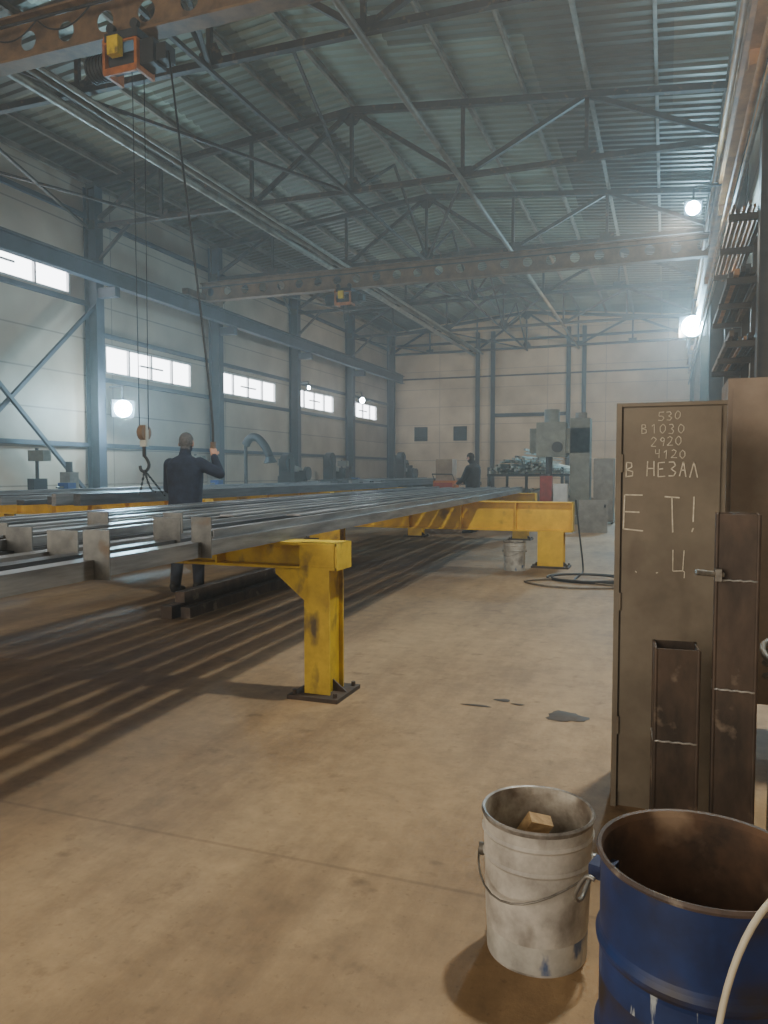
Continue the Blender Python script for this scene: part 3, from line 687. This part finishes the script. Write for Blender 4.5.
b=MB(); b.box((-1.5,17.5,.36),(.62,.02,.75),'grey_paint',(-.25,0,.1)); b.beam((-1.75,17.95,0),(-1.72,17.55,.62),.04,.04,'steel_dark'); b.beam((-1.25,17.95,0),(-1.25,17.55,.62),.04,.04,'steel_dark'); b.obj('leaning_steel_sheet')
b=MB(); b.bx(-1.75,-1.25,20.4,20.9,0.05,1.7,'grey_paint'); b.bx(-1.73,-1.51,20.385,20.4,.1,1.65,'grey_paint'); b.bx(-1.49,-1.27,20.385,20.4,.1,1.65,'grey_paint'); b.bx(-1.55,-1.53,20.37,20.39,.8,.95,'wire')
for x in(-1.72,-1.28):
    for y in(20.43,20.87): b.bx(x-.02,x+.02,y-.02,y+.02,0,.05,'steel_dark')
b.obj('tool_cabinet')
b=MB(); dx,dy=-2.45,20.6
b.bx(dx-.9,dx+.65,dy-.5,dy+.5,0,.22,'machine_green'); b.bx(dx+.1,dx+.6,dy-.25,dy+.3,.22,2.75,'machine_green'); b.cyl((dx+.35,dy,2.75),(dx+.35,dy,2.9),.15,'grey_paint',seg=20)
b.bx(dx-.95,dx+.6,dy-.25,dy+.25,1.85,2.5,'machine_green'); b.bx(dx-.75,dx-.0,dy-.42,dy+.3,1.75,2.65,'machine_green'); b.cyl((dx-.4,dy-.05,2.65),(dx-.4,dy-.05,3.0),.2,'machine_green',seg=20)
b.cyl((dx-.45,dy-.15,1.75),(dx-.45,dy-.15,1.3),.09,'steel_dark',seg=16); b.cyl((dx-.45,dy-.15,1.3),(dx-.45,dy-.15,1.1),.03,'wire',seg=10)
b.bx(dx-.8,dx-.05,dy-.4,dy+.35,.22,.85,'grey_paint'); b.cyl((dx-.2,dy-.5,2.0),(dx-.2,dy-.42,2.0),.14,'steel_dark',seg=18)
b.bx(dx-.6,dx-.3,dy-.7,dy-.5,.0,1.25,'red'); b.bx(dx-.25,dx+.1,dy-.75,dy-.5,.0,1.05,'frame_white')
b.obj('radial_drill')
b=MB()
for x in(-5.3,-4.1,-3.0):
    for y in(24,27): b.bx(x-.04,x+.04,y-.04,y+.04,0,1.5,'steel_dark')
for y in(24,27):
    for z in(.5,1.25): b.bx(-5.35,-2.95,y-.04,y+.04,z-.04,z+.04,'steel_dark')
for i in range(110):
    x=-5.2+random.random()*2.2; z=1.32+random.random()*.75*(1-abs(x+4.1)/1.3); b.beam((x,23.2+random.random(),z),(x+random.uniform(-.3,.3),28+random.random(),z+random.uniform(-.03,.05)),.06,.06,random.choice(['galv','rod_light','rod_light','rod_light']))
for i in range(24):
    x=-5.2+random.random()*2.1; b.beam((x,23.2+random.random(),.6+random.random()*.2),(x,28,.6+random.random()*.2),.06,.06,'galv')
b.obj('rod_rack')

def bench(x,y):
    b=MB()
    b.bx(x-.6,x+.6,y-1.0,y+1.0,.82,.9,'steel_dark')
    for a in(-.52,.52):
        for c in(-.92,.92): b.bx(x+a-.04,x+a+.04,y+c-.04,y+c+.04,0,.82,'steel_dark')
    b.bx(x-.5,x+.5,y-.9,y+.9,.25,.29,'steel_dark')
    b.bx(x+.2,x+.5,y-.3,y-.05,.9,1.1,'blue'); b.cyl((x+.35,y-.5,1.0),(x+.35,y+.1,1.0),.025,'wire')
    b.bx(x-.3,x,y+.3,y+.6,.9,1.35,random.choice(['grey_paint','machine_dark'])); b.cyl((x-.15,y+.45,1.35),(x-.15,y+.45,1.6),.08,'machine_dark')
    b.bx(x-.3,x-.1,y-.7,y-.3,.9,1.2,'machine_dark'); b.cyl((x-.2,y-.5,1.2),(x-.2,y-.5,1.9),.04,'machine_dark'); b.bx(x-.35,x+.1,y-.62,y-.38,1.6,1.85,'machine_green')
    b.obj('workbench')
for (x,y) in((-13.4,20.5),(-13.4,26.2),(-13.4,31.8),(-13.4,14.2)): bench(x,y)
def saw(x,y,h=1.0):
    b=MB(); b.bx(x-.5,x+.5,y-.8,y+.8,0,.8,'machine_green'); b.bx(x-.22,x+.22,y-.6,y-.3,.8,1.8*h,'machine_dark'); b.bx(x-.25,x+.25,y+.35,y+.65,.8,1.4*h,'machine_dark')
    b.cyl((x-.1,y-.45,1.65*h),(x+.15,y-.45,1.65*h),.33,'machine_dark',seg=22); b.beam((x,y-.5,1.6),(x,y+.6,1.4),.16,.16,'grey_paint'); b.cyl((x+.26,y+.5,1.3),(x+.38,y+.5,1.3),.24,'steel_dark',seg=18)
    b.obj('band_saw')
for (x,y,h) in((-12.2,23.8,1),(-12.0,35.2,1.2),(-12.6,37.5,1),(-12.9,28.9,1.1)): saw(x,y,h)
def arm(x,y,h=2.3,rz=0):
    b=MB(); b.cyl((x,y,0),(x,y,h),.05,'machine_dark'); b.box((x,y,.03),(.5,.5,.06),'machine_dark')
    R=Matrix.Rotation(rz,3,'Z'); O=V((x,y,0))
    pts=[O+R@V(p) for p in((0,0,h),(.15,0,h+.2),(.4,0,h+.2),(.65,0,h-.05),(.8,0,h-.35))]
    b.tube(pts,.12,'machine_dark',12,5); b.cyl(pts[-1],pts[-1]+V((.02,0,-.18)),.12,'machine_dark',r1=.2,seg=16)
    b.obj('fume_extraction_arm')
arm(-11.7,19.8,2.15,0)
b=MB()
for i in range(10):
    x=-10.8+i*.35; b.beam((x,21.5,.99+.03*(i%3)),(x-.1,33,.99+.03*(i%3)),.12,.12,random.choice(['bar_steel_dark','steel_dark','bar_steel']))
for y in(22.5,27,32):
    b.bx(-11.1,-7.4,y-.08,y+.08,.8,.938,'steel_dark')
    for x in(-10.9,-7.6): b.bx(x-.08,x+.08,y-.08,y+.08,0,.8,'steel_dark')
b.obj('stock_rack')
b=MB(); b.bx(-5.13,-4.63,17.2,17.7,.1,1.15,'orange'); b.bx(-5.1,-4.66,17.18,17.2,.6,1.1,'red'); b.bx(-5.08,-4.68,17.25,17.65,1.15,1.65,'pink_grey')
for x in(-5.06,-4.70):
    for y in(17.26,17.64): b.cyl((x-.02,y,.06),(x+.02,y,.06),.06,'cable_black')
b.tube([(-5.12,17.3,1.15),(-5.12,17.1,1.3),(-4.64,17.1,1.3),(-4.64,17.3,1.15)],.015,'steel_dark',6)
b.obj('welding_machine')

# ------------------------------------------------------------------ people
def person(name,loc,heading,P,mats,voxel=.009):
    b=MB(); segs=[]
    def cap(a,c,ra,rb,k,flat=None):
        a=V(a);c=V(c); b.cyl(a,c,ra,'skin',r1=rb,seg=20); b.ball(a,ra,'skin',16,10); b.ball(c,rb,'skin',16,10); segs.append((a,c,ra,rb,k))
    J,T=mats['top'],mats['bottom']
    sec=P['torso']; S=28; vs=[]
    for (x,y,z,rx,ry) in sec:
        for j in range(S):
            a=2*math.pi*j/S; ca,sa=math.cos(a),math.sin(a)
            e=.85; vs.append((x+rx*math.copysign(abs(ca)**e,ca),y+ry*math.copysign(abs(sa)**e,sa),z))
    n=len(sec)
    fs=[(i*S+j,i*S+(j+1)%S,(i+1)*S+(j+1)%S,(i+1)*S+j) for i in range(n-1) for j in range(S)]+[tuple(reversed(range(S))),tuple((n-1)*S+j for j in range(S))]
    b.add(vs,fs,'skin')
    for i in range(n-1): segs.append((V(sec[i][:3]),V(sec[i+1][:3]),sec[i][3],sec[i+1][3],J))
    for sd in('L','R'):
        h,k,a,t=P['hip'+sd],P['knee'+sd],P['ank'+sd],P['toe'+sd]
        cap(h,k,.105,.072,T); cap(k,a,.074,.058,T)
        cap(V(a)+V((0,-.03,-.04)),t,.045,.036,'boot'); cap(V(a)+V((0,-.035,-.01)),V(a)+V((0,0,.02)),.05,.05,'boot')
        s,e,w=P['sh'+sd],P['el'+sd],P['wr'+sd]
        cap(s,e,.074,.056,J); cap(e,V(e).lerp(V(w),.93),.056,.042,J); cap(V(e).lerp(V(w),.85),w,.03,.028,'skin')
        d=(V(P['hd'+sd])).normalized(); nn=V(P['hn'+sd]).normalized(); nn=(nn-d*nn.dot(d)).normalized(); sx=d.cross(nn).normalized()*P.get('ts'+sd,1)
        w=V(w); cur=P.get('curl'+sd,(.5,.7,.5))
        for o in(-.028,-.01,.01,.028): cap(w+sx*o*.7+d*.01,w+sx*o+d*.085,.015,.0125,'skin')
        for o,L in((.031,.072),(.0105,.082),(-.0105,.076),(-.031,.060)):
            p=w+sx*o+d*.088; ang=0; rr=.0095
            for q,fr in enumerate((.42,.32,.26)):
                ang+=cur[q]; dd=d*math.cos(ang)+nn*math.sin(ang); p2=p+dd*L*fr; cap(p,p2,rr,rr-.0008,'skin'); p=p2; rr-=.0008
        p=w+sx*.03+d*.03; d1=(sx*.75+d*.6+nn*.35).normalized(); p2=p+d1*.038; cap(p,p2,.013,.011,'skin'); d2=(d*.75+nn*.7+sx*.05).normalized(); cap(p2,p2+d2*.032,.011,.0095,'skin')
    nb,hc=V(P['neck']),V(P['head']); tilt=P['tilt']; R=Euler(tilt).to_matrix()
    cap(nb,hc+R@V((0,-.015,-.06)),.062,.056,'skin')
    cap(nb+V((0,0,-.03)),nb+V((0,.003,.03)),.078,.068,J)
    def hb(c,r,k,seg=20,rg=14):
        c2=hc+R@V(c); b.ball(c2,r,'skin',seg,rg,tilt); segs.append((c2,c2,min(r)*1.0,min(r)*1.0,k))
    hb((0,-.012,.025),(.077,.094,.094),'skin'); hb((0,.018,-.035),(.060,.075,.080),'skin'); hb((0,.055,-.088),(.030,.028,.024),'skin')
    hb((0,.098,-.022),(.013,.020,.014),'skin'); hb((0,.088,.0),(.010,.016,.03),'skin'); hb((.032,.076,.026),(.024,.012,.009),'skin'); hb((-.032,.076,.026),(.024,.012,.009),'skin')
    hb((.079,-.005,-.01),(.010,.018,.031),'skin'); hb((-.079,-.005,-.01),(.010,.018,.031),'skin')
    hb((0,.082,-.058),(.024,.010,.006),'lips')
    me=D.meshes.new(name+'_body'); me.from_pydata(b.v,[],b.f); 
    ob=D.objects.new(name+'_tmp',me); coll.objects.link(ob)
    r=ob.modifiers.new('r','REMESH'); r.mode='VOXEL'; r.voxel_size=voxel; r.use_smooth_shade=True
    s=ob.modifiers.new('s','SMOOTH'); s.factor=.5; s.iterations=2
    dg=bpy.context.evaluated_depsgraph_get(); nm=D.meshes.new_from_object(ob.evaluated_get(dg)); D.objects.remove(ob)
    nm.name='body'
    names=[]; nm.materials.clear()
    for k in('skin',J,T,'boot','lips',mats['hair']): nm.materials.append(M(k)); names.append(k)
    nf=len(nm.polygons); C=np.empty(nf*3); nm.polygons.foreach_get('center',C); C=C.reshape(-1,3)
    best=np.full(nf,1e9); idx=np.zeros(nf,dtype=np.int32)
    for (a,c,ra,rb,k) in segs:
        a=np.array(a);c=np.array(c);d=c-a;l2=max(d@d,1e-12); t=np.clip((C-a)@d/l2,0,1); dist=np.linalg.norm(C-(a+t[:,None]*d),axis=1)-(ra+(rb-ra)*t)
        m_=dist<best; best[m_]=dist[m_]; idx[m_]=names.index(k)
    Rn=np.array([[R[i][j] for j in range(3)] for i in range(3)]); HL=(C-np.array(hc))@Rn
    r_=np.linalg.norm(HL,axis=1)
    hairm=(r_<.17)&(((HL[:,1]<.03)&(HL[:,2]>.03))|((HL[:,1]<-.02)&(HL[:,2]>-.075))|((HL[:,2]>.075)&(HL[:,1]<.075)))&((np.abs(HL[:,0])<.082))
    idx[hairm]=names.index(mats['hair'])
    hem=P.get('hem',.80); tm=(idx==names.index(J))&(C[:,2]<hem); idx[tm]=names.index(T)
    nm.polygons.foreach_set('material_index',idx); nm.polygons.foreach_set('use_smooth',np.ones(nf,dtype=bool))
    root=D.objects.new(name,None); coll.objects.link(root); root.location=loc; root.rotation_euler=(0,0,heading)
    body=D.objects.new('body',nm); coll.objects.link(body); body.parent=root
    eb=MB()
    for sg in(-1,1): eb.ball(hc+R@V((sg*.031,.077,.008)),.011,'frame_white',10,8); eb.ball(hc+R@V((sg*.031,.084,.008)),.006,'eye',8,6)
    e=eb.obj('eyes',origin=False); e.parent=root
    return root
torso=[(0,0,.80,.185,.135),(0,0,.86,.192,.142),(0,0,.95,.19,.14),(0,.005,1.05,.185,.135),(0,.008,1.16,.19,.138),(0,.008,1.28,.202,.14),(0,.0,1.38,.208,.13),(0,-.005,1.45,.192,.112),(0,-.005,1.50,.135,.085),(0,0,1.53,.07,.06)]
P=dict(torso=torso,hipL=(-.095,0,.86),kneeL=(-.11,.03,.48),ankL=(-.12,-.02,.11),toeL=(-.14,.16,.038),
 hipR=(.095,0,.86),kneeR=(.12,.05,.48),ankR=(.13,.04,.11),toeR=(.16,.22,.038),
 shL=(-.175,0,1.43),elL=(-.25,.08,1.17),wrL=(-.17,.30,1.10),hdL=(.2,.9,-.2),hnL=(0,-.2,-1),tsL=1,curlL=(.4,.5,.4),
 shR=(.175,.01,1.44),elR=(.38,.08,1.33),wrR=(.24,.22,1.52),hdR=(-.2,.25,.9),hnR=(-.5,.6,-.1),tsR=-1,curlR=(.9,1.2,.9),
 neck=(0,.01,1.51),head=(0,.045,1.665),tilt=(-.22,0,.12))
wl=V((-4.93,7.05,0)); hd=.1
person('man_in_dark_jacket',wl,hd,P,dict(top='jacket',bottom='trousers',hair='hair'))
P2=dict(P); P2.update(shR=(.175,.01,1.44),elR=(.24,.12,1.19),wrR=(.14,.34,1.12),hdR=(-.1,.9,-.1),hnR=(0,-.2,-1),shL=(-.175,0,1.43),elL=(-.24,.1,1.19),wrL=(-.12,.33,1.1),curlR=(.7,.9,.6),curlL=(.7,.9,.6),tilt=(-.45,0,0),head=(0,.07,1.655))
person('man_in_black_workwear',(-3.95,16.3,0),1.2,P2,dict(top='jacket_black',bottom='trousers',hair='hair_dark'),.011)

# ------------------------------------------------------------------ world (sky outside + smoky air) and camera
w=D.worlds.new('World'); scene.world=w; w.use_nodes=True
nt=w.node_tree
nt.nodes['Background'].inputs[0].default_value=(.80,.85,.92,1); nt.nodes['Background'].inputs[1].default_value=1.0
vsn=nt.nodes.new('ShaderNodeVolumeScatter'); vsn.inputs['Color'].default_value=(1,.98,.95,1); vsn.inputs['Density'].default_value=.007; vsn.inputs['Anisotropy'].default_value=.45
nt.links.new(vsn.outputs[0],nt.nodes['World Output'].inputs['Volume'])
cam=D.cameras.new('camera'); co=D.objects.new('camera',cam); coll.objects.link(co)
co.location=(0,0,1.35); co.rotation_euler=(math.radians(90-3.01),0,math.radians(20.3)); cam.lens=26.72; cam.sensor_width=36; cam.clip_end=300
scene.camera=co
